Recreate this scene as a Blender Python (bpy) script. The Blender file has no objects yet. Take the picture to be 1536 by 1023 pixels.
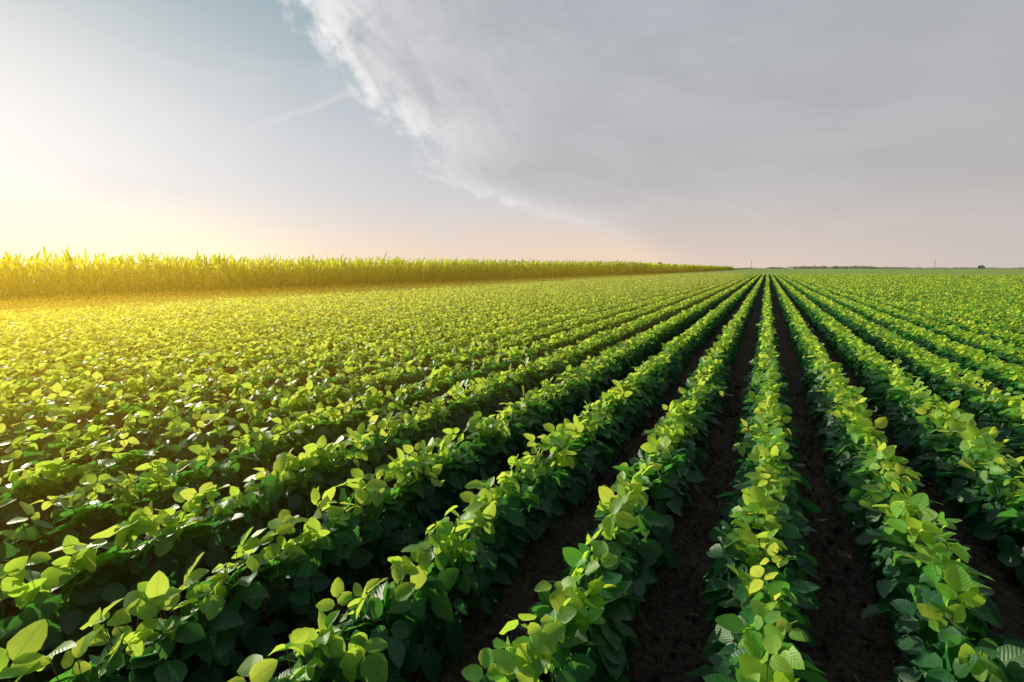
import bpy, math, numpy as np
from mathutils import Vector, Matrix
rng = np.random.default_rng(7)
scene = bpy.context.scene
scene.view_settings.view_transform = 'Standard'
scene.view_settings.look = 'None'
scene.view_settings.exposure = 0
R = math.radians
# ------------------------------------------------------------------ constants
CAM_H = 1.75; YAW = 29.0; PITCH = 9.1
ROW_S = 0.705; ROW_X0 = 0.10
SUN_AZ = -80.0; SUN_EL = 17.0      # azimuth measured from +Y (row direction), negative = left
CORN_X = -25.0
sun_dir = np.array([math.sin(R(SUN_AZ))*math.cos(R(SUN_EL)), math.cos(R(SUN_AZ))*math.cos(R(SUN_EL)), math.sin(R(SUN_EL))])

# ------------------------------------------------------------------ node helpers
def lin(c):
    return tuple(((v/255)/12.92 if v/255 <= 0.04045 else ((v/255+0.055)/1.055)**2.4) for v in c)+(1.0,)
class NT:
    def __init__(s, tree): s.t = tree; s.n = tree.nodes; s.l = tree.links
    def new(s, typ, **kw):
        nd = s.n.new(typ)
        for k, v in kw.items(): setattr(nd, k, v)
        return nd
    def put(s, sock, v):
        if isinstance(v, bpy.types.NodeSocket): s.l.new(v, sock)
        elif v is not None: sock.default_value = v
    def m(s, op, a, b=None, c=None, clamp=False):
        nd = s.new('ShaderNodeMath', operation=op, use_clamp=clamp)
        for i, v in enumerate((a, b, c)):
            if v is not None: s.put(nd.inputs[i], v)
        return nd.outputs[0]
    def sm(s, v, a, b, lo=0.0, hi=1.0):
        nd = s.new('ShaderNodeMapRange', interpolation_type='SMOOTHSTEP')
        s.put(nd.inputs[0], v); s.put(nd.inputs[1], a); s.put(nd.inputs[2], b); s.put(nd.inputs[3], lo); s.put(nd.inputs[4], hi)
        return nd.outputs[0]
    def mix(s, f, a, b, bt='MIX'):
        nd = s.new('ShaderNodeMix', data_type='RGBA', blend_type=bt)
        s.put(nd.inputs[0], f); s.put(nd.inputs[6], a); s.put(nd.inputs[7], b)
        return nd.outputs[2]
    def ramp(s, f, stops):
        nd = s.new('ShaderNodeValToRGB')
        cr = nd.color_ramp
        while len(cr.elements) < len(stops): cr.elements.new(0.5)
        for e, (p, c) in zip(cr.elements, stops): e.position = p; e.color = c
        s.put(nd.inputs[0], f)
        return nd.outputs[0]
    def noise(s, vec, scale, detail=4, rough=0.5, dist=0.0):
        nd = s.new('ShaderNodeTexNoise')
        if vec is not None: s.put(nd.inputs['Vector'], vec)
        nd.inputs['Scale'].default_value = scale; nd.inputs['Detail'].default_value = detail
        nd.inputs['Roughness'].default_value = rough; nd.inputs['Distortion'].default_value = dist
        return nd.outputs[0]
    def comb(s, x, y, z=0.0):
        nd = s.new('ShaderNodeCombineXYZ')
        s.put(nd.inputs[0], x); s.put(nd.inputs[1], y); s.put(nd.inputs[2], z)
        return nd.outputs[0]
    def attr(s, name):
        return s.new('ShaderNodeAttribute', attribute_name=name).outputs['Fac']

# ------------------------------------------------------------------ world / sky
world = bpy.data.worlds.new("World"); scene.world = world; world.use_nodes = True
world.node_tree.nodes.clear()
w = NT(world.node_tree)
tc = w.new('ShaderNodeTexCoord')
sep = w.new('ShaderNodeSeparateXYZ'); w.l.new(tc.outputs['Generated'], sep.inputs[0])
X, Y, Z = sep.outputs
az = w.m('MULTIPLY', w.m('ARCTAN2', X, Y), 57.29578)
el = w.m('MULTIPLY', w.m('ARCSINE', Z), 57.29578)
elc = w.m('MAXIMUM', el, 0.0)
e01 = w.m('DIVIDE', elc, 40.0, clamp=True)
clear = w.ramp(e01, [(0.0, lin((250,218,186))), (0.07, lin((236,215,198))), (0.2, lin((210,207,209))), (0.36, lin((192,198,205))), (0.52, lin((167,184,192))), (0.72, lin((140,168,180))), (1.0, lin((108,142,163)))])
gx = w.m('POWER', w.m('DIVIDE', w.m('ADD', az, 82.0), 28.0), 2.0)
gy = w.m('POWER', w.m('DIVIDE', w.m('SUBTRACT', elc, 8.0), 14.0), 2.0)
glow = w.m('EXPONENT', w.m('MULTIPLY', w.m('ADD', gx, gy), -1.0))
clear = w.mix(w.m('MULTIPLY', glow, 0.97, clamp=True), clear, (0.91, 0.90, 0.89, 1))
g2y = w.m('POWER', w.m('DIVIDE', elc, 5.2), 2.0)
g2x = w.m('POWER', w.m('DIVIDE', w.m('ADD', az, 82.0), 23.0), 2.0)
glow2 = w.m('EXPONENT', w.m('MULTIPLY', w.m('ADD', g2x, g2y), -1.0))
clear = w.mix(glow2, clear, (1.55, 1.22, 0.72, 1))
fc = w.new('ShaderNodeFloatCurve')
cv = fc.mapping.curves[0]
pts = [(0.0, -10), (4.9, -19.5), (6.5, -25.4), (8.8, -32.5), (10.9, -38.2), (15.0, -41.0), (18.0, -45.0), (20.7, -48.6), (25.7, -52.0), (40, -64)]
cv.points[0].location = (0, (pts[0][1]+80)/80); cv.points[1].location = (1, (pts[-1][1]+80)/80)
for p in pts[1:-1]: cv.points.new(p[0]/40, (p[1]+80)/80)
fc.mapping.update()
w.l.new(e01, fc.inputs['Value'])
edge = w.m('SUBTRACT', w.m('MULTIPLY', fc.outputs[0], 80.0), 80.0)
nv = w.comb(w.m('MULTIPLY', az, 0.09), w.m('MULTIPLY', el, 0.12), 1.7)
n1 = w.noise(nv, 2.2, 7, 0.62, 0.35)
n2 = w.noise(w.comb(w.m('ADD', w.m('MULTIPLY', az, 0.05), w.m('MULTIPLY', el, 0.07)), w.m('SUBTRACT', w.m('MULTIPLY', el, 0.13), w.m('MULTIPLY', az, 0.01)), 3.3), 1.5, 6, 0.55, 0.5)
# wisps drawn out along the edge of the cloud sheet
n3 = w.noise(w.comb(w.m('SUBTRACT', w.m('MULTIPLY', az, 0.04), w.m('MULTIPLY', el, 0.055)), w.m('ADD', w.m('MULTIPLY', az, 0.15), w.m('MULTIPLY', el, 0.12)), 6.1), 1.5, 7, 0.6, 0.6)
amp = w.sm(el, 3.0, 12.0, 4.0, 17.0)
raw = w.m('SUBTRACT', az, edge)
dist = w.m('ADD', w.m('ADD', raw, w.m('MULTIPLY', w.m('SUBTRACT', n1, 0.5), amp)), w.m('MULTIPLY', w.m('SUBTRACT', n3, 0.5), 6.0))
mask = w.m('MULTIPLY', w.sm(dist, -2.2, w.sm(el, 4.0, 14.0, 4.5, 3.8)), w.sm(el, 2.5, 8.5))
cloud = w.ramp(e01, [(0.0, lin((214,203,195))), (0.09, lin((209,200,194))), (0.2, lin((196,192,192))), (0.38, lin((186,187,191))), (0.7, lin((176,180,187))), (1.0, lin((163,170,180)))])
dd = w.m('MAXIMUM', dist, 0.0)
bright = w.m('EXPONENT', w.m('MULTIPLY', w.m('DIVIDE', dd, w.sm(el, 5.0, 24.0, 3.2, 10.0)), -1.0))
bright = w.m('MULTIPLY', bright, w.m('MULTIPLY', w.sm(n1, 0.28, 0.62, 0.35, 1.15), w.sm(n3, 0.34, 0.6, 0.5, 1.1)), clamp=True)
cloud = w.mix(bright, cloud, lin((250,248,247)))
streak = w.sm(n2, 0.3, 0.7, 0.95, 1.045)
cloud = w.mix(1.0, cloud, w.comb(streak, streak, streak), 'MULTIPLY')
rd = w.sm(az, -15.0, 40.0, 1.0, 0.88)
cloud = w.mix(1.0, cloud, w.comb(rd, rd, rd), 'MULTIPLY')
hz = w.mix(w.sm(az, -45.0, -5.0), clear, w.ramp(e01, [(0.0, lin((228,208,193))), (0.1, lin((212,199,191))), (0.3, lin((188,187,190)))]))
hz = w.mix(w.sm(az, -5.0, 25.0, 0.0, 0.7), hz, lin((193,188,186)))
base = w.mix(w.sm(raw, -2.0, 6.0), clear, hz)
vs = w.sm(n2, 0.5, 0.72, 0.0, 0.22)
base = w.mix(vs, base, lin((222,220,224)))
ux, uy = 10.8/11.86, 4.9/11.86
ax = w.m('ADD', az, 57.8); ay = w.m('SUBTRACT', el, 13.9)
al = w.m('ADD', w.m('MULTIPLY', ax, ux), w.m('MULTIPLY', ay, uy))
ac = w.m('ABSOLUTE', w.m('ADD', w.m('SUBTRACT', w.m('MULTIPLY', ay, ux), w.m('MULTIPLY', ax, uy)), w.m('MULTIPLY', w.m('SUBTRACT', n1, 0.5), 1.2)))
ct = w.m('MULTIPLY', w.sm(ac, 0.0, 0.55, 0.30, 0.0), w.m('MULTIPLY', w.sm(al, -1.0, 2.5), w.sm(al, 10.0, 13.5, 1.0, 0.0)))
base = w.mix(ct, base, lin((232,228,230)))
skyc = w.mix(mask, base, cloud)
# sky behind the viewer dimmed to cut fill and deepen the row shadows
bk = w.sm(w.m('ABSOLUTE', w.m('ADD', az, 29.0)), 62.0, 105.0, 1.0, 0.42)
skyc = w.mix(1.0, skyc, w.comb(bk, bk, bk), 'MULTIPLY')
sky = w.new('ShaderNodeTexSky', sky_type='NISHITA', sun_disc=False)
sky.sun_elevation = R(SUN_EL); sky.sun_rotation = R(SUN_AZ)
sky.dust_density = 3.0
skyc10 = w.mix(1.0, skyc, (9.8, 9.8, 9.8, 1), 'MULTIPLY')
nis = w.mix(1.0, sky.outputs[0], (0.02, 0.02, 0.02, 1), 'MULTIPLY')
tot = w.mix(1.0, skyc10, nis, 'ADD')
bg = w.new('ShaderNodeBackground'); w.l.new(tot, bg.inputs[0]); bg.inputs[1].default_value = 0.1
wo = w.new('ShaderNodeOutputWorld'); w.l.new(bg.outputs[0], wo.inputs[0])

# ------------------------------------------------------------------ sun
sl = bpy.data.lights.new("sun", 'SUN'); sl.energy = 5.0; sl.angle = R(0.5); sl.color = (1.0, 0.90, 0.64)
so = bpy.data.objects.new("sun", sl); scene.collection.objects.link(so)
so.rotation_euler = Vector(tuple(sun_dir)).to_track_quat('Z', 'Y').to_euler()
so.location = (-30, 5, 20)

# ------------------------------------------------------------------ camera
cd = bpy.data.cameras.new("camera"); cam = bpy.data.objects.new("camera", cd); scene.collection.objects.link(cam)
cd.sensor_width = 36; cd.lens = 16.0; cd.clip_start = 0.05; cd.clip_end = 12000
cam.location = (0, 0, CAM_H); cam.rotation_euler = (R(90-PITCH), 0, R(YAW)); scene.camera = cam

# ------------------------------------------------------------------ materials
def mat(name):
    mt = bpy.data.materials.new(name); mt.use_nodes = True
    mt.node_tree.nodes.clear()
    return mt, NT(mt.node_tree)

def leaf_material(name, ramp_d, ramp_t, trans=0.42, veins=False, rough=0.42, spec=0.5):
    mt, s = mat(name)
    age_light = s.attr('age_light'); tint = s.attr('tint')
    col = s.ramp(age_light, ramp_d); tcol = s.ramp(age_light, ramp_t)
    hs = s.new('ShaderNodeHueSaturation')
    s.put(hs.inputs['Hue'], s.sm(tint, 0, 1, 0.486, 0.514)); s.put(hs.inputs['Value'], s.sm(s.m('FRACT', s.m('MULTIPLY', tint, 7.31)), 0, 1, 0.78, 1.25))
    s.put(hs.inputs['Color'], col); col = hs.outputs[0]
    nrm = None
    if veins:
        uv = s.new('ShaderNodeUVMap'); sp = s.new('ShaderNodeSeparateXYZ'); s.l.new(uv.outputs[0], sp.inputs[0])
        u = s.m('ABSOLUTE', s.m('SUBTRACT', sp.outputs[0], 0.5)); v = sp.outputs[1]
        mid = s.sm(u, 0.008, 0.034, 1.0, 0.0)
        ph = s.m('FRACT', s.m('MULTIPLY', s.m('SUBTRACT', v, s.m('MULTIPLY', u, 0.75)), 7.0))
        tri = s.m('ABSOLUTE', s.m('SUBTRACT', ph, 0.5))
        side = s.sm(tri, 0.0, 0.10, 1.0, 0.0)
        vein = s.m('MAXIMUM', mid, s.m('MULTIPLY', side, 0.4))
        geo = s.new('ShaderNodeTexCoord')
        mot = s.sm(s.noise(geo.outputs['Object'], 55, 2), 0.3, 0.7, 0.82, 1.18)
        col = s.mix(1.0, col, s.comb(mot, mot, mot), 'MULTIPLY')
        col = s.mix(s.m('MULTIPLY', vein, 0.45), col, (0.15, 0.31, 0.09, 1))
        tcol = s.mix(s.m('MULTIPLY', vein, 0.40), tcol, (0.18, 0.36, 0.06, 1))
        bm = s.new('ShaderNodeBump'); bm.inputs['Strength'].default_value = 0.5; bm.inputs['Distance'].default_value = 0.0025
        s.put(bm.inputs['Height'], tri)
        nrm = bm.outputs[0]
    pb = s.new('ShaderNodeBsdfPrincipled'); s.put(pb.inputs['Base Color'], col)
    pb.inputs['Roughness'].default_value = rough; pb.inputs['Specular IOR Level'].default_value = spec
    tr = s.new('ShaderNodeBsdfTranslucent'); s.put(tr.inputs[0], tcol)
    if nrm: s.l.new(nrm, pb.inputs['Normal'])
    mx = s.new('ShaderNodeMixShader'); mx.inputs[0].default_value = trans
    s.l.new(pb.outputs[0], mx.inputs[1]); s.l.new(tr.outputs[0], mx.inputs[2])
    o = s.new('ShaderNodeOutputMaterial'); s.l.new(mx.outputs[0], o.inputs[0])
    return mt
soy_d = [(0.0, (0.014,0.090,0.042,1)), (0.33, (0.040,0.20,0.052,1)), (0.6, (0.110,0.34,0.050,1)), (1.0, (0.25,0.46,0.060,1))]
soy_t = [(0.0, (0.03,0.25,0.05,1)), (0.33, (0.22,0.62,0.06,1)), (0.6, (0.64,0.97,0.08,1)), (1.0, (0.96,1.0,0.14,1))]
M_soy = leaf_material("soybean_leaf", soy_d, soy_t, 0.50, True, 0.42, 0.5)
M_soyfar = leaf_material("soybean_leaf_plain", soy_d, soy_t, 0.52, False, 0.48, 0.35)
corn_d = [(0.0, (0.15,0.13,0.03,1)), (0.5, (0.10,0.17,0.02,1)), (1.0, (0.18,0.29,0.03,1))]
corn_t = [(0.0, (0.75,0.55,0.05,1)), (0.5, (0.66,0.78,0.04,1)), (1.0, (0.92,0.98,0.06,1))]
M_corn = leaf_material("corn_leaf", corn_d, corn_t, 0.54, False, 0.45, 0.35)

def simple(name, c, rough=0.8, nscale=None, c2=None, ndetail=3):
    mt, s = mat(name)
    pb = s.new('ShaderNodeBsdfPrincipled'); pb.inputs['Roughness'].default_value = rough
    if nscale:
        t = s.new('ShaderNodeTexCoord')
        s.put(pb.inputs['Base Color'], s.mix(s.sm(s.noise(t.outputs['Object'], nscale, ndetail), 0.3, 0.7), c+(1,), c2+(1,)))
    else: pb.inputs['Base Color'].default_value = c+(1,)
    o = s.new('ShaderNodeOutputMaterial'); s.l.new(pb.outputs[0], o.inputs[0])
    return mt
M_stem = simple("green_stem", (0.12,0.16,0.035), 0.6, 20, (0.14,0.12,0.04))
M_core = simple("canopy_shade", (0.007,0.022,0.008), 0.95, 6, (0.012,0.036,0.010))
M_cap = simple("canopy_top_far", (0.20,0.32,0.03), 0.8, 0.25, (0.32,0.46,0.05), 6)
M_corncap = simple("corn_canopy_top", (0.08,0.15,0.02), 0.8, 0.8, (0.16,0.24,0.03), 6)

def soil_material():
    mt, s = mat("dark_soil")
    t = s.new('ShaderNodeTexCoord'); P = t.outputs['Object']
    a = s.noise(P, 1.3, 3, 0.6); b = s.noise(P, 28, 6, 0.7)
    col = s.mix(s.sm(b, 0.35, 0.7), (0.026,0.018,0.014,1), (0.095,0.066,0.053,1))
    col = s.mix(s.m('MULTIPLY', s.sm(a, 0.45, 0.7), 0.45), col, (0.12,0.086,0.066,1))
    sx = s.new('ShaderNodeSeparateXYZ'); s.l.new(P, sx.inputs[0])
    rr = s.m('ADD', s.m('POWER', sx.outputs[0], 2.0), s.m('POWER', sx.outputs[1], 2.0))
    col = s.mix(s.sm(s.m('SQRT', rr), 1300.0, 1400.0), col, (0.15,0.17,0.08,1))
    bm = s.new('ShaderNodeBump'); bm.inputs['Strength'].default_value = 0.9; bm.inputs['Distance'].default_value = 0.02
    s.put(bm.inputs['Height'], b)
    pb = s.new('ShaderNodeBsdfPrincipled'); pb.inputs['Roughness'].default_value = 0.95; pb.inputs['Specular IOR Level'].default_value = 0.15
    s.put(pb.inputs['Base Color'], col); s.l.new(bm.outputs[0], pb.inputs['Normal'])
    o = s.new('ShaderNodeOutputMaterial'); s.l.new(pb.outputs[0], o.inputs[0])
    return mt
M_soil = soil_material()

# ------------------------------------------------------------------ mesh builder
class Builder:
    def __init__(s): s.V=[]; s.L=[]; s.S=[]; s.UV=[]; s.T=[]; s.A=[]; s.M=[]; s.nv=0; s.nl=0
    def add(s, verts, faces, uv, tint, age_light, mi=0):
        N, K, _ = verts.shape
        if N == 0: return
        flat = np.concatenate([np.array(f) for f in faces]); sizes = np.array([len(f) for f in faces])
        starts = np.concatenate([[0], np.cumsum(sizes)[:-1]]); nl = flat.size
        base = (np.arange(N)*K + s.nv)[:, None]
        s.V.append(verts.reshape(-1, 3)); s.L.append((base+flat[None]).ravel())
        s.S.append(((np.arange(N)*nl + s.nl)[:, None] + starts[None]).ravel())
        s.UV.append(np.tile(np.asarray(uv)[flat], (N, 1)))
        s.T.append(np.repeat(tint, K)); s.A.append(np.repeat(age_light, K)); s.M.append(np.full(N*len(faces), mi))
        s.nv += N*K; s.nl += N*nl
    def build(s, name, mats, smooth=True):
        V = np.concatenate(s.V).astype(np.float32); L = np.concatenate(s.L).astype(np.int32); S = np.concatenate(s.S).astype(np.int32)
        me = bpy.data.meshes.new(name)
        me.vertices.add(len(V)); me.vertices.foreach_set('co', V.ravel())
        me.loops.add(len(L)); me.loops.foreach_set('vertex_index', L)
        me.polygons.add(len(S)); me.polygons.foreach_set('loop_start', S)
        me.polygons.foreach_set('material_index', np.concatenate(s.M).astype(np.int32))
        me.polygons.foreach_set('use_smooth', np.full(len(S), smooth))
        uv = me.uv_layers.new(name='UVMap'); uv.data.foreach_set('uv', np.concatenate(s.UV).astype(np.float32).ravel())
        for nm, arr in (('tint', s.T), ('age_light', s.A)):
            at = me.attributes.new(nm, 'FLOAT', 'POINT'); at.data.foreach_set('value', np.concatenate(arr).astype(np.float32))
        for m_ in mats: me.materials.append(m_)
        me.update(calc_edges=True)
        ob = bpy.data.objects.new(name, me); scene.collection.objects.link(ob)
        print(name, len(V), len(S))
        return ob
def nrmz(a): return a/np.maximum(np.linalg.norm(a, axis=-1, keepdims=True), 1e-9)
def tmpl14():
    st = [(0.11,0.66),(0.34,1.0),(0.64,0.86),(0.88,0.42)]
    ts=[0.0]; ss=[0.0]
    for t,wd in st:
        ts += [t,t,t]; ss += [-wd,0,wd]
    ts.append(1.0); ss.append(0.0)
    F=[(0,2,1),(0,3,2)]
    for i in range(3):
        a=1+3*i; b=a+3
        F += [(a,a+1,b+1,b),(a+1,a+2,b+2,b+1)]
    a=10; F += [(a,a+1,13),(a+1,a+2,13)]
    return np.array(ts), np.array(ss), F
def tmpl6():
    return np.array([0,.22,.68,1,.68,.22]), np.array([0,-.9,-.85,0,.85,.9]), [(0,5,4,3),(0,3,2,1)]
def tmpl4():
    return np.array([0,.45,1,.45]), np.array([0,-1.1,0,1.1]), [(0,3,2),(0,2,1)]
def leaflets(B, tm, P, D, Nn, L, W, fold, curl, tint, age_light, mi=0):
    t, s_, F = tm
    S = nrmz(np.cross(D, Nn))
    t3 = t[None,:,None]; s3 = s_[None,:,None]
    hw = (W*0.5)[:,None,None]; L3 = L[:,None,None]
    V = P[:,None,:] + D[:,None,:]*t3*L3 + S[:,None,:]*s3*hw + Nn[:,None,:]*(fold[:,None,None]*np.abs(s3)*hw - curl[:,None,None]*(t3**2)*L3)
    if len(t) > 8:   # slightly wavy margins
        ph_ = rng.uniform(0, 6.28, (len(P),1,1))
        V += Nn[:,None,:]*(0.11*hw*np.abs(s3)*np.sin(t3*9+ph_+s3*2))
    uv = np.stack([s_*0.5+0.5, t], 1)
    B.add(V, F, uv, tint, age_light, mi)
def rn(y, k, f, seed=0.0):
    return (np.sin(y*f + k*12.9898+seed) + np.sin(y*f*1.73 + k*78.233+seed*2) + np.sin(y*f*2.91+k*37.719+seed*3.1))/3

AZ0, AZ1 = R(-88), R(31)
def sample(d0, d1, per_m, full=False):
    a0, a1 = (-math.pi, math.pi) if full else (AZ0, AZ1)
    area = (a1-a0)/2*(d1*d1-d0*d0)
    n = int(area/ROW_S*per_m)
    th = rng.uniform(a0, a1, n); r = np.sqrt(rng.uniform(d0*d0, d1*d1, n))
    x = r*np.sin(th); y = r*np.cos(th)
    k = np.round((x-ROW_X0)/ROW_S)
    ok = (ROW_X0+k*ROW_S > CORN_X+0.9)
    return k[ok], y[ok], r[ok]
def canopy(k, y):
    """body of the hedge-like row plus a narrower crest of young shoots"""
    n = len(k)
    hs = 1 + 0.08*rn(y, k, 9.0) + 0.06*rn(y, k, 2.3, 5) + rng.normal(0, 0.03, n)
    ws = 1 + 0.14*rn(y, k, 7.0, 9) + 0.10*rn(y, k, 1.9, 2)
    ph = rng.uniform(-1, 1, n)*R(115)
    r = 1-0.5*rng.random(n)**1.8
    cx = ROW_X0 + k*ROW_S + 0.02*rn(y, k, 1.1, 3)
    wide = np.where(cx > -2.0, 0.160, 0.135)
    ox = wide*ws*r*np.sin(ph); oz = 0.150 + 0.190*hs*r*np.cos(ph)
    yng = rng.random(n) < 0.25
    u = rng.random(n)
    oz = np.where(yng, 0.335 + 0.155*u + 0.03*rn(y, k, 9.0), oz)
    ox = np.where(yng, rng.normal(0, 0.056, n)*(1.35-1.0*u), ox); ph = np.where(yng, ph*0.3, ph)
    return cx, ox, oz, ph, r, yng
def left_glow(x):   # leaf tone lightened toward the corn side, standing in for golden sun glow
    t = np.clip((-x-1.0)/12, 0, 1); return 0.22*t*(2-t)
def age_lights(cx, oz, yng):
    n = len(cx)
    return np.clip(0.24*np.clip((oz-0.20)/0.20,0,1) + 0.18*rng.random(n)*np.clip((oz-0.14)/0.25,0,1) + np.where(yng, 0.24+0.34*rng.random(n), 0) + left_glow(cx)*np.clip((oz-0.30)/0.12,0,1), 0, 1)  # leaf age, with sunlit crest and shaded body worked into the tone

soy = Builder()
NEAR = 8.0
parts = [sample(0.0, 3.2, 118, True), sample(3.2, NEAR, 130)]
k = np.concatenate([p[0] for p in parts]); y = np.concatenate([p[1] for p in parts]); d = np.hypot(ROW_X0+k*ROW_S, y)
cx, ox, oz, ph, r, yng = canopy(k, y)
n = len(k)
C = np.stack([cx+ox, y, oz], 1)
out = np.stack([np.sin(ph), rng.normal(0, 0.55, n), np.zeros(n)], 1)
N0 = np.stack([0.85*np.sin(ph)+rng.normal(0,0.33,n)-0.15, rng.normal(0,0.40,n)-0.08, 0.55+0.5*np.maximum(np.cos(ph),0)+rng.normal(0,0.15,n)], 1)
topy = (np.abs(ph) < R(42))
N0 += np.where(topy[:,None], rng.normal(0, 0.38, (n,3)), 0)
N0 += np.where(yng[:,None], rng.normal(0, 0.50, (n,3)), 0)
N0[:,2] = np.abs(N0[:,2])+0.05
N0 = nrmz(N0)
ang = rng.uniform(0, 2*math.pi, n)
rnd = np.stack([np.cos(ang), np.sin(ang), np.zeros(n)], 1)
D0 = out + rnd*np.where(topy, 0.9, 0.35)[:,None] + np.array([0,0,-0.25])*(~topy)[:,None]
D0[:,2] += np.where(yng, 0.7, 0.0)
D0 = nrmz(D0 - N0*np.sum(D0*N0, 1, keepdims=True))
S0 = np.cross(D0, N0)
age_light_l = age_lights(cx, oz, yng)
size = np.where(yng, rng.uniform(0.062, 0.110, n), rng.uniform(0.098, 0.145, n))*np.where(oz < 0.15, 0.88, 1)*np.where(d < 3.4, 1.04, 1.0)
tl = rng.random(n)
T14 = tmpl14()
for q, (a, off) in enumerate(((0, 0.024), (80, 0.005), (-80, 0.005))):
    a = R(a)+rng.normal(0, 0.14, n)
    D = D0*np.cos(a)[:,None] + S0*np.sin(a)[:,None]
    Nq = nrmz(N0 + rng.normal(0, 0.24, (n,3)) + (0.25*S0*np.sign(a)[:,None] if q else 0))
    D = nrmz(D - Nq*np.sum(D*Nq, 1, keepdims=True))
    Lq = size*rng.uniform(0.86, 1.08, n)*(1.05 if q == 0 else 0.92)
    leaflets(soy, T14, C+D*off, D, Nq, Lq, Lq*rng.uniform(0.66,0.82,n), rng.uniform(0.05,0.5,n), rng.uniform(-0.08,0.35,n), np.clip(tl+rng.normal(0,0.08,n),0,1), age_light_l, 0)
near = np.where(d < 6)[0]
A = np.stack([cx+0.1*ox, y+rng.normal(0,0.03,n), np.maximum(oz-0.16, 0.03)], 1)[near]
Bp = C[near]
ddv = nrmz(Bp-A); vw = nrmz(np.cross(ddv, np.array([0.3,-0.5,0.8])))*0.0018
vw2 = nrmz(np.cross(ddv, vw))*0.0018
V = np.stack([A-vw, A+vw, A+vw2, Bp-vw, Bp+vw, Bp+vw2], 1)
F6 = [(0,1,4,3),(1,2,5,4),(2,0,3,5)]
zz = np.zeros(len(near))
soy.add(V, F6, np.zeros((6,2)), zz, zz, 2)
ks, ys, _ = sample(0.0, 7.0, 16, True)
ns = len(ks); cxs = ROW_X0+ks*ROW_S+0.02*rn(ys,ks,1.1,3)+rng.normal(0,0.02,ns)
A = np.stack([cxs, ys, np.full(ns,-0.02)],1); Bp = A+np.stack([rng.normal(0,0.03,ns), rng.normal(0,0.03,ns), rng.uniform(0.3,0.42,ns)],1)
V = np.stack([A+np.array([-.004,-.003,0]), A+np.array([.004,-.003,0]), A+np.array([0,.005,0]), Bp+np.array([-.002,-.0015,0]), Bp+np.array([.002,-.0015,0]), Bp+np.array([0,.002,0])],1)
soy.add(V, F6, np.zeros((6,2)), np.zeros(ns), np.zeros(ns), 2)

def field_leaves(d0, d1, size0, per_m, tm, mi):
    k, y, r_ = sample(d0, d1, per_m)
    n = len(k); cx, ox, oz, ph, r, yng = canopy(k, y)
    C = np.stack([cx+ox, y, oz], 1)
    Nn = np.stack([0.8*np.sin(ph)+rng.normal(0,0.42,n)-0.15, rng.normal(0,0.48,n), 0.5+0.45*np.maximum(np.cos(ph),0)+rng.normal(0,0.2,n)], 1)
    Nn += np.where(yng[:,None], rng.normal(0,0.55,(n,3)), 0)
    Nn[:,2] = np.abs(Nn[:,2])+0.05; Nn = nrmz(Nn)
    ang = rng.uniform(0, 2*math.pi, n)
    D = np.stack([np.cos(ang)+0.8*np.sin(ph), np.sin(ang), np.where(yng, 0.7, -0.1)], 1)
    D = nrmz(D - Nn*np.sum(D*Nn,1,keepdims=True))
    age_light = np.clip(age_lights(cx, oz, yng) + 0.10*np.clip((oz-0.26)/0.16,0,1)*np.clip(r_/40,0,1),0,1)
    L = size0*rng.uniform(0.85,1.15,n)*np.where(yng, 0.80, 1)
    leaflets(soy, tm, C - D*(L*0.4)[:,None], D, Nn, L, L*rng.uniform(0.68,0.85,n), rng.uniform(0.05,0.5,n), rng.uniform(-0.05,0.3,n), rng.random(n), age_light, mi)
T6, T4 = tmpl6(), tmpl4()
field_leaves(NEAR, 14, 0.113, 345, T6, 1)
field_leaves(14, 26, 0.124, 205, T6, 1)
field_leaves(26, 45, 0.150, 98, T4, 1)
field_leaves(45, 75, 0.20, 46, T4, 1)
field_leaves(75, 125, 0.26, 20, T4, 1)
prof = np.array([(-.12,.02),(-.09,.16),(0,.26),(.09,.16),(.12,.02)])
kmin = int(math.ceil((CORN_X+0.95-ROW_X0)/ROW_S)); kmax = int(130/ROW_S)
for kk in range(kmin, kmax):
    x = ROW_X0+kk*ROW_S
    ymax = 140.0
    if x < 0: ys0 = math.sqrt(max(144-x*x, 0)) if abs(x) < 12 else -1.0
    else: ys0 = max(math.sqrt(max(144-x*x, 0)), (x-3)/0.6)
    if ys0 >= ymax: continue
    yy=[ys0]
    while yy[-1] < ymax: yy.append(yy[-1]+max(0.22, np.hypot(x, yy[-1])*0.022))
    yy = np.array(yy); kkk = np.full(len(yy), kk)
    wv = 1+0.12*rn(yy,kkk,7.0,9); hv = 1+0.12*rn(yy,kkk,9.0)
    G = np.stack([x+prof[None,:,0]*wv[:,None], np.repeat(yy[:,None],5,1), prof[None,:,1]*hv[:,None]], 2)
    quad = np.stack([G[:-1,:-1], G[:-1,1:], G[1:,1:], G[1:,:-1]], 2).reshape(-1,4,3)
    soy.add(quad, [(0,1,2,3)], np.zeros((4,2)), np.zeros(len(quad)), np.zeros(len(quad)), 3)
th = np.linspace(AZ0-0.05, AZ1+0.05, 160); rad = np.array([118,130,150,185,240,320,450,700,1000,1340.])
gx_ = rad[:,None]*np.sin(th)[None]; gy_ = rad[:,None]*np.cos(th)[None]
gx_ = np.maximum(gx_, CORN_X+0.8)
G = np.stack([gx_, gy_, 0.40+rng.normal(0,0.02,gx_.shape)], 2)
G[0,:,2] = 0.2
quad = np.stack([G[:-1,:-1], G[:-1,1:], G[1:,1:], G[1:,:-1]], 2).reshape(-1,4,3)
soy.add(quad, [(0,1,2,3)], np.zeros((4,2)), np.zeros(len(quad)), np.zeros(len(quad)), 4)
soy.build("soybean_field", [M_soy, M_soyfar, M_stem, M_core, M_cap])

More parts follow.
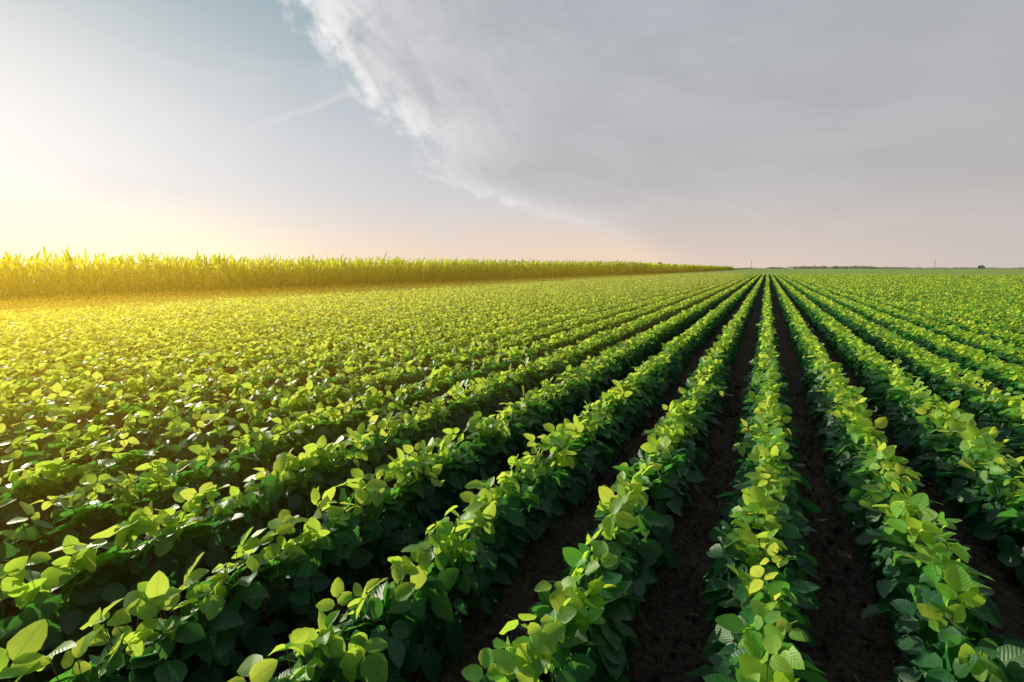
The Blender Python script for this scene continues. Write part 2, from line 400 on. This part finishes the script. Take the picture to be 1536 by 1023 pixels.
# ------------------------------------------------------------------ corn
corn = Builder()
def corn_H(y): return 2.56 + 0.80*np.clip((y-8)/100, 0, 1)
def corn_plants(y0, y1, rows, step, nleaf, wscale):
    for rI in range(rows):
        yy = np.arange(y0, y1, step); n = len(yy)
        yy = yy + rng.normal(0, step*0.2, n); xx = CORN_X - rI*0.7 + rng.normal(0, 0.05, n)
        H = corn_H(yy)*(1+rng.normal(0,0.05,n)+0.03*rn(yy, rI, 0.5))
        if rI == 0: H *= rng.uniform(0.86, 1.0, n)
        sh = H*0.76
        A = np.stack([xx,yy,np.full(n,-0.02)],1); Bp = np.stack([xx+rng.normal(0,.03,n),yy+rng.normal(0,.03,n),sh],1)
        rr = 0.013*wscale
        o = np.array([[-rr,-rr,0],[rr,-rr,0],[0,rr,0]])
        V = np.concatenate([A[:,None]+o, Bp[:,None]+o*0.5], 1)
        corn.add(V, F6, np.zeros((6,2)), np.zeros(n), np.zeros(n), 1)
        pa = rng.uniform(0, math.pi, n)
        for j in range(nleaf):
            f = (j+0.5)/nleaf
            z0 = sh*(0.12+0.86*f)*rng.uniform(0.96,1.04,n)
            a = pa + (j%2)*math.pi + rng.normal(0,0.35,n)
            e0 = R(54+28*f)+rng.normal(0,0.12,n); e1 = R(-60+95*f**2)+rng.normal(0,0.4,n)
            L = (0.55+0.35*math.sin(math.pi*min(f+0.1,1)))*rng.uniform(0.8,1.2,n)*(H/2.3)
            Wd = 0.100*wscale*rng.uniform(0.8,1.15,n)
            K = 6; tt = np.linspace(0,1,K)
            E = e0[:,None]+(e1-e0)[:,None]*tt[None]**1.2
            ds = (L/(K-1))[:,None]
            hx = np.concatenate([np.zeros((n,1)), np.cumsum(np.cos(E[:,:-1])*ds,1)],1)
            hz_ = np.concatenate([np.zeros((n,1)), np.cumsum(np.sin(E[:,:-1])*ds,1)],1)
            ca, sa = np.cos(a)[:,None], np.sin(a)[:,None]
            cen = np.stack([xx[:,None]+hx*ca, yy[:,None]+hx*sa, z0[:,None]+hz_],2)
            wp = np.array([0.55,0.95,1.0,0.85,0.5,0.02])
            side = np.stack([-sa, ca, np.zeros_like(sa)],2)*(wp[None,:,None]*Wd[:,None,None]*0.5)
            tw = rng.normal(0,0.5,n)[:,None]*tt[None]
            side = side*np.cos(tw)[:,:,None] + np.array([0,0,1.0])*np.linalg.norm(side,axis=2,keepdims=True)*np.sin(tw)[:,:,None]
            V = np.stack([cen-side, cen+side],2).reshape(n, K*2, 3)
            F=[(2*i,2*i+1,2*i+3,2*i+2) for i in range(K-1)]
            corn.add(V, F, np.zeros((K*2,2)), rng.random(n), np.clip(f*0.9+rng.normal(0,0.12,n),0,1), 0)
corn_plants(-8, 45, 5, 0.22, 11, 1.0)
corn_plants(45, 110, 4, 0.36, 9, 1.7)
corn_plants(110, 420, 3, 0.9, 6, 3.8)
xs = np.array([-29.0,-32,-40,-80,-300]); yc = np.concatenate([np.arange(-10,110,2.0), np.linspace(110,430,60)])
G = np.stack(np.broadcast_arrays(xs[None,:], yc[:,None], (corn_H(yc)-0.95)[:,None]), 2).astype(float).copy()
G[:,:,2] += rng.normal(0,0.05,G.shape[:2])
quad = np.stack([G[:-1,:-1], G[:-1,1:], G[1:,1:], G[1:,:-1]], 2).reshape(-1,4,3)
corn.add(quad, [(0,1,2,3)], np.zeros((4,2)), np.zeros(len(quad)), np.zeros(len(quad)), 2)
corn.build("corn_field", [M_corn, M_stem, M_corncap])

# ------------------------------------------------------------------ golden haze added over the crop to supply the left-hand lens glow, thinning upward
hp = bpy.data.objects.new("added_glow_haze", None); scene.collection.objects.link(hp)
for i, (zt_sun, zt_near, dens, xr) in enumerate(((0.75, 1.35, 0.0170, -1.7), (2.0, 2.05, 0.0085, -2.4))):
    hm, hsn = mat("golden_glow_haze")
    vsn = hsn.new('ShaderNodeVolumeScatter'); vsn.inputs['Color'].default_value = (1.0, 0.63, 0.06, 1); vsn.inputs['Density'].default_value = dens; vsn.inputs['Anisotropy'].default_value = 0.70
    ho = hsn.new('ShaderNodeOutputMaterial'); hsn.l.new(vsn.outputs[0], ho.inputs['Volume'])
    me = bpy.data.meshes.new("layer")
    x0,x1,y0,y1,z0 = -24.2-i*0.3,xr,-12-i*0.2,60+i*3,-0.3-i*0.02
    me.from_pydata([(x0,y0,z0),(x1,y0,z0),(x1,y1,z0),(x0,y1,z0),(x0,y0,zt_sun),(x1,y0,zt_near),(x1,y1,zt_near),(x0,y1,zt_sun)],[],[(3,2,1,0),(4,5,6,7),(0,1,5,4),(1,2,6,5),(2,3,7,6),(3,0,4,7)])
    me.materials.append(hm); hz_o = bpy.data.objects.new("layer", me); scene.collection.objects.link(hz_o); hz_o.parent = hp

# ------------------------------------------------------------------ ground
def axis(fine0, fine1, step, lo, hi):
    c = list(np.arange(fine0, fine1+1e-6, step)); a=step
    while c[-1] < hi: a*=1.18; c.append(c[-1]+a)
    a=step; c2=[]; p=fine0
    while p > lo: a*=1.18; p-=a; c2.append(p)
    return np.array(c2[::-1]+c)
gx = axis(-3.2, 3.2, 0.035, -7000, 7000); gy = axis(0.0, 7.0, 0.035, -7000, 7000)
GX, GY = np.meshgrid(gx, gy)
def vnoise(X, Y, f, seed):
    r = np.random.default_rng(seed); T = r.random((256,256))
    x = X*f; y = Y*f; xi = np.floor(x).astype(int); yi = np.floor(y).astype(int); fx = x-xi; fy = y-yi
    fx = fx*fx*(3-2*fx); fy = fy*fy*(3-2*fy)
    a=T[xi%256,yi%256]; b=T[(xi+1)%256,yi%256]; c=T[xi%256,(yi+1)%256]; d_=T[(xi+1)%256,(yi+1)%256]
    return (a*(1-fx)+b*fx)*(1-fy)+(c*(1-fx)+d_*fx)*fy - 0.5
rr = np.hypot(GX, GY); fade = np.clip(1-rr/25, 0, 1)
H = (0.05*vnoise(GX,GY,4.1,1)+0.035*vnoise(GX,GY,11,2)+0.022*vnoise(GX,GY,24,3))*fade
H += 0.022*np.cos(2*math.pi*(GX-ROW_X0)/ROW_S)*np.clip(1-rr/20,0,1) - 0.02
Vg = np.stack([GX,GY,H],2); ny, nx = GX.shape
me = bpy.data.meshes.new("ground")
idx = np.arange(ny*nx).reshape(ny,nx)
Q = np.stack([idx[:-1,:-1], idx[:-1,1:], idx[1:,1:], idx[1:,:-1]],2).reshape(-1,4)
me.vertices.add(ny*nx); me.vertices.foreach_set('co', Vg.astype(np.float32).ravel())
me.loops.add(Q.size); me.loops.foreach_set('vertex_index', Q.astype(np.int32).ravel())
me.polygons.add(len(Q)); me.polygons.foreach_set('loop_start', (np.arange(len(Q))*4).astype(np.int32))
me.polygons.foreach_set('use_smooth', np.ones(len(Q),bool)); me.update(calc_edges=True); me.materials.append(M_soil)
go = bpy.data.objects.new("ground", me); scene.collection.objects.link(go)

cl = Builder()
def scatter_gap(n, rmax):
    th = rng.uniform(R(-85), R(35), n); r = rmax*np.sqrt(rng.random(n)); x=r*np.sin(th); y=r*np.cos(th)
    return x, y
n=16000; x,y = scatter_gap(n, 7.5); s = rng.gamma(1.6, 0.0042, n)+0.003
off = np.array([[1,0,0],[0,1,0],[-1,0,0],[0,-1,0],[0,0,1],[0,0,-1.0]])
V = off[None]*s[:,None,None]*rng.uniform(0.6,1.35,(n,6,1)) + rng.normal(0,0.22,(n,6,3))*s[:,None,None]
V += np.stack([x,y,np.full(n,-0.01)+0.022*np.cos(2*math.pi*(x-ROW_X0)/ROW_S)+s*0.4+rng.uniform(-.01,.015,n)],1)[:,None]
cl.add(V, [(0,1,4),(1,2,4),(2,3,4),(3,0,4),(1,0,5),(2,1,5),(3,2,5),(0,3,5)], np.zeros((6,2)), np.zeros(n), np.zeros(n), 0)
cl.build("soil_clods", [M_soil], False)
stw = Builder(); n=700; x,y = scatter_gap(n, 6); a=rng.uniform(0,math.pi,n); L=rng.uniform(0.02,0.09,n)
D=np.stack([np.cos(a),np.sin(a),rng.normal(0,.2,n)],1)*L[:,None]; S=np.stack([-np.sin(a),np.cos(a),np.zeros(n)],1)*0.0015
P=np.stack([x,y,0.012+0.022*np.cos(2*math.pi*(x-ROW_X0)/ROW_S)+rng.uniform(-.005,.01,n)],1)
stw.add(np.stack([P-S,P+S,P+S+D,P-S+D],1), [(0,1,2,3)], np.zeros((4,2)), np.zeros(n), np.zeros(n), 0)
stw.build("straw_litter", [simple("dry_straw", (0.30,0.22,0.12), 0.8)], False)

# ------------------------------------------------------------------ distant skyline
M_dt = simple("hazed_foliage", (0.22,0.26,0.24), 0.9, 0.1, (0.30,0.33,0.31))  # pale aerial haze mixed into the foliage colour
dt = Builder()
def clump(cx, cy, h, wd, n):
    ph = rng.uniform(0,2*math.pi,n); u = rng.random(n)**0.5
    P = np.stack([cx+np.cos(ph)*u*wd, cy+np.sin(ph)*u*wd, h*(0.12+0.88*rng.random(n)**0.8)*(1-0.45*u*u)],1)
    Dd = nrmz(rng.normal(0,1,(n,3))); Nn = nrmz(np.cross(Dd, rng.normal(0,1,(n,3))))
    leaflets(dt, T4, P, Dd, Nn, np.full(n, h*0.22), np.full(n, h*0.2), np.full(n,.2), np.full(n,.1), rng.random(n), rng.random(n), 0)
    V = np.array([[-.3,0,0],[.3,0,0],[.15,0,h*.6],[-.15,0,h*.6]])+np.array([cx,cy,0]); 
    dt.add(V[None], [(0,1,2,3)], np.zeros((4,2)), np.zeros(1), np.zeros(1), 0)
for i in range(230):
    a = R(rng.choice([rng.uniform(-12, 32), rng.uniform(0, 12)])); rr_ = rng.uniform(1700, 2300)
    h = rng.uniform(4, 9)*(1.2 if 2 < math.degrees(a) < 9 else 0.75)
    clump(rr_*math.sin(a), rr_*math.cos(a), h, rng.uniform(8, 24), 80)
for a, h in ((-11.2, 13), (-10.9, 8), (16.5, 7)):
    clump(1000*math.sin(R(a)), 1000*math.cos(R(a)), h, 4, 160)
dt.build("distant_trees", [M_dt])

def gable_house(loc, sx, sy, hw, hr, rot, wall, roof):
    par = bpy.data.objects.new("farm_building", None); scene.collection.objects.link(par); par.location = loc; par.rotation_euler=(0,0,rot)
    def mk(nm, V, F, m_):
        me = bpy.data.meshes.new(nm); me.from_pydata(V, [], F); me.materials.append(m_)
        o = bpy.data.objects.new(nm, me); scene.collection.objects.link(o); o.parent = par
    a,b=sx/2,sy/2
    mk("walls", [(-a,-b,0),(a,-b,0),(a,b,0),(-a,b,0),(-a,-b,hw),(a,-b,hw),(a,b,hw),(-a,b,hw),(-a,0,hw+hr),(a,0,hw+hr)],
       [(0,1,5,4),(2,3,7,6),(1,2,6,9,5),(3,0,4,8,7)], wall)
    e=0.5
    mk("roof", [(-a-e,-b-e,hw-.3),(a+e,-b-e,hw-.3),(a+e,0,hw+hr+.1),(-a-e,0,hw+hr+.1),(a+e,b+e,hw-.3),(-a-e,b+e,hw-.3)], [(0,1,2,3),(3,2,4,5)], roof)
    W=[];F=[]
    for i in range(4):
        x0=-a+sx*(i+0.35)/4; kk=len(W); W += [(x0,-b-.03,hw*.35),(x0+sx*.1,-b-.03,hw*.35),(x0+sx*.1,-b-.03,hw*.75),(x0,-b-.03,hw*.75)]; F.append((kk,kk+1,kk+2,kk+3))
    mk("windows", W, F, M_win)
M_wall = simple("pale_plaster", (0.75,0.73,0.71), 0.9, 0.5, (0.68,0.67,0.66)); M_roof = simple("roof_tiles", (0.42,0.38,0.37), 0.9, 0.5, (0.48,0.44,0.43)); M_win = simple("window_dark", (0.30,0.31,0.33), 0.3)
for a, dd_, sx in ((2.2,2000,24),(5.0,1950,20),(7.4,2100,28)):
    gable_house((dd_*math.sin(R(a)), dd_*math.cos(R(a)), 0), sx, 12, 5, 3.2, R(-a)+rng.normal(0,0.3), M_wall, M_roof)
M_mast = simple("painted_steel", (0.40,0.40,0.42), 0.6)
def mast(a, dist_, h):
    c=np.array([dist_*math.sin(R(a)), dist_*math.cos(R(a)), 0]); V=[];F=[]
    def bar(p,q,t):
        p=np.array(p,float)+c; q=np.array(q,float)+c; d_=nrmz(q-p); u=nrmz(np.cross(d_,[0.31,0.2,0.9]))*t; v=np.cross(d_,u); k0=len(V)
        for P_ in (p,q):
            for s1,s2 in ((-1,-1),(1,-1),(1,1),(-1,1)): V.append(tuple(P_+u*s1+v*s2))
        for i in range(4): F.append((k0+i,k0+(i+1)%4,k0+4+(i+1)%4,k0+4+i))
    L=8; cs=[(math.cos(t),math.sin(t)) for t in (0.3,2.4,4.5)]
    for i in range(L):
        z0=h*i/L; z1=h*(i+1)/L; r0=0.8*(1-i/L)+.2; r1=0.8*(1-(i+1)/L)+.2
        for j in range(3):
            p=(cs[j][0]*r0,cs[j][1]*r0,z0); q=(cs[j][0]*r1,cs[j][1]*r1,z1); q2=(cs[(j+1)%3][0]*r1,cs[(j+1)%3][1]*r1,z1)
            bar(p,q,.09); bar(p,q2,.06)
    bar((0,0,h),(0,0,h*1.15),.08)
    me=bpy.data.meshes.new("radio_mast"); me.from_pydata(V,[],F); me.materials.append(M_mast)
    o=bpy.data.objects.new("radio_mast",me); scene.collection.objects.link(o)
mast(-1.6, 1250, 22); mast(13.5, 1280, 20)
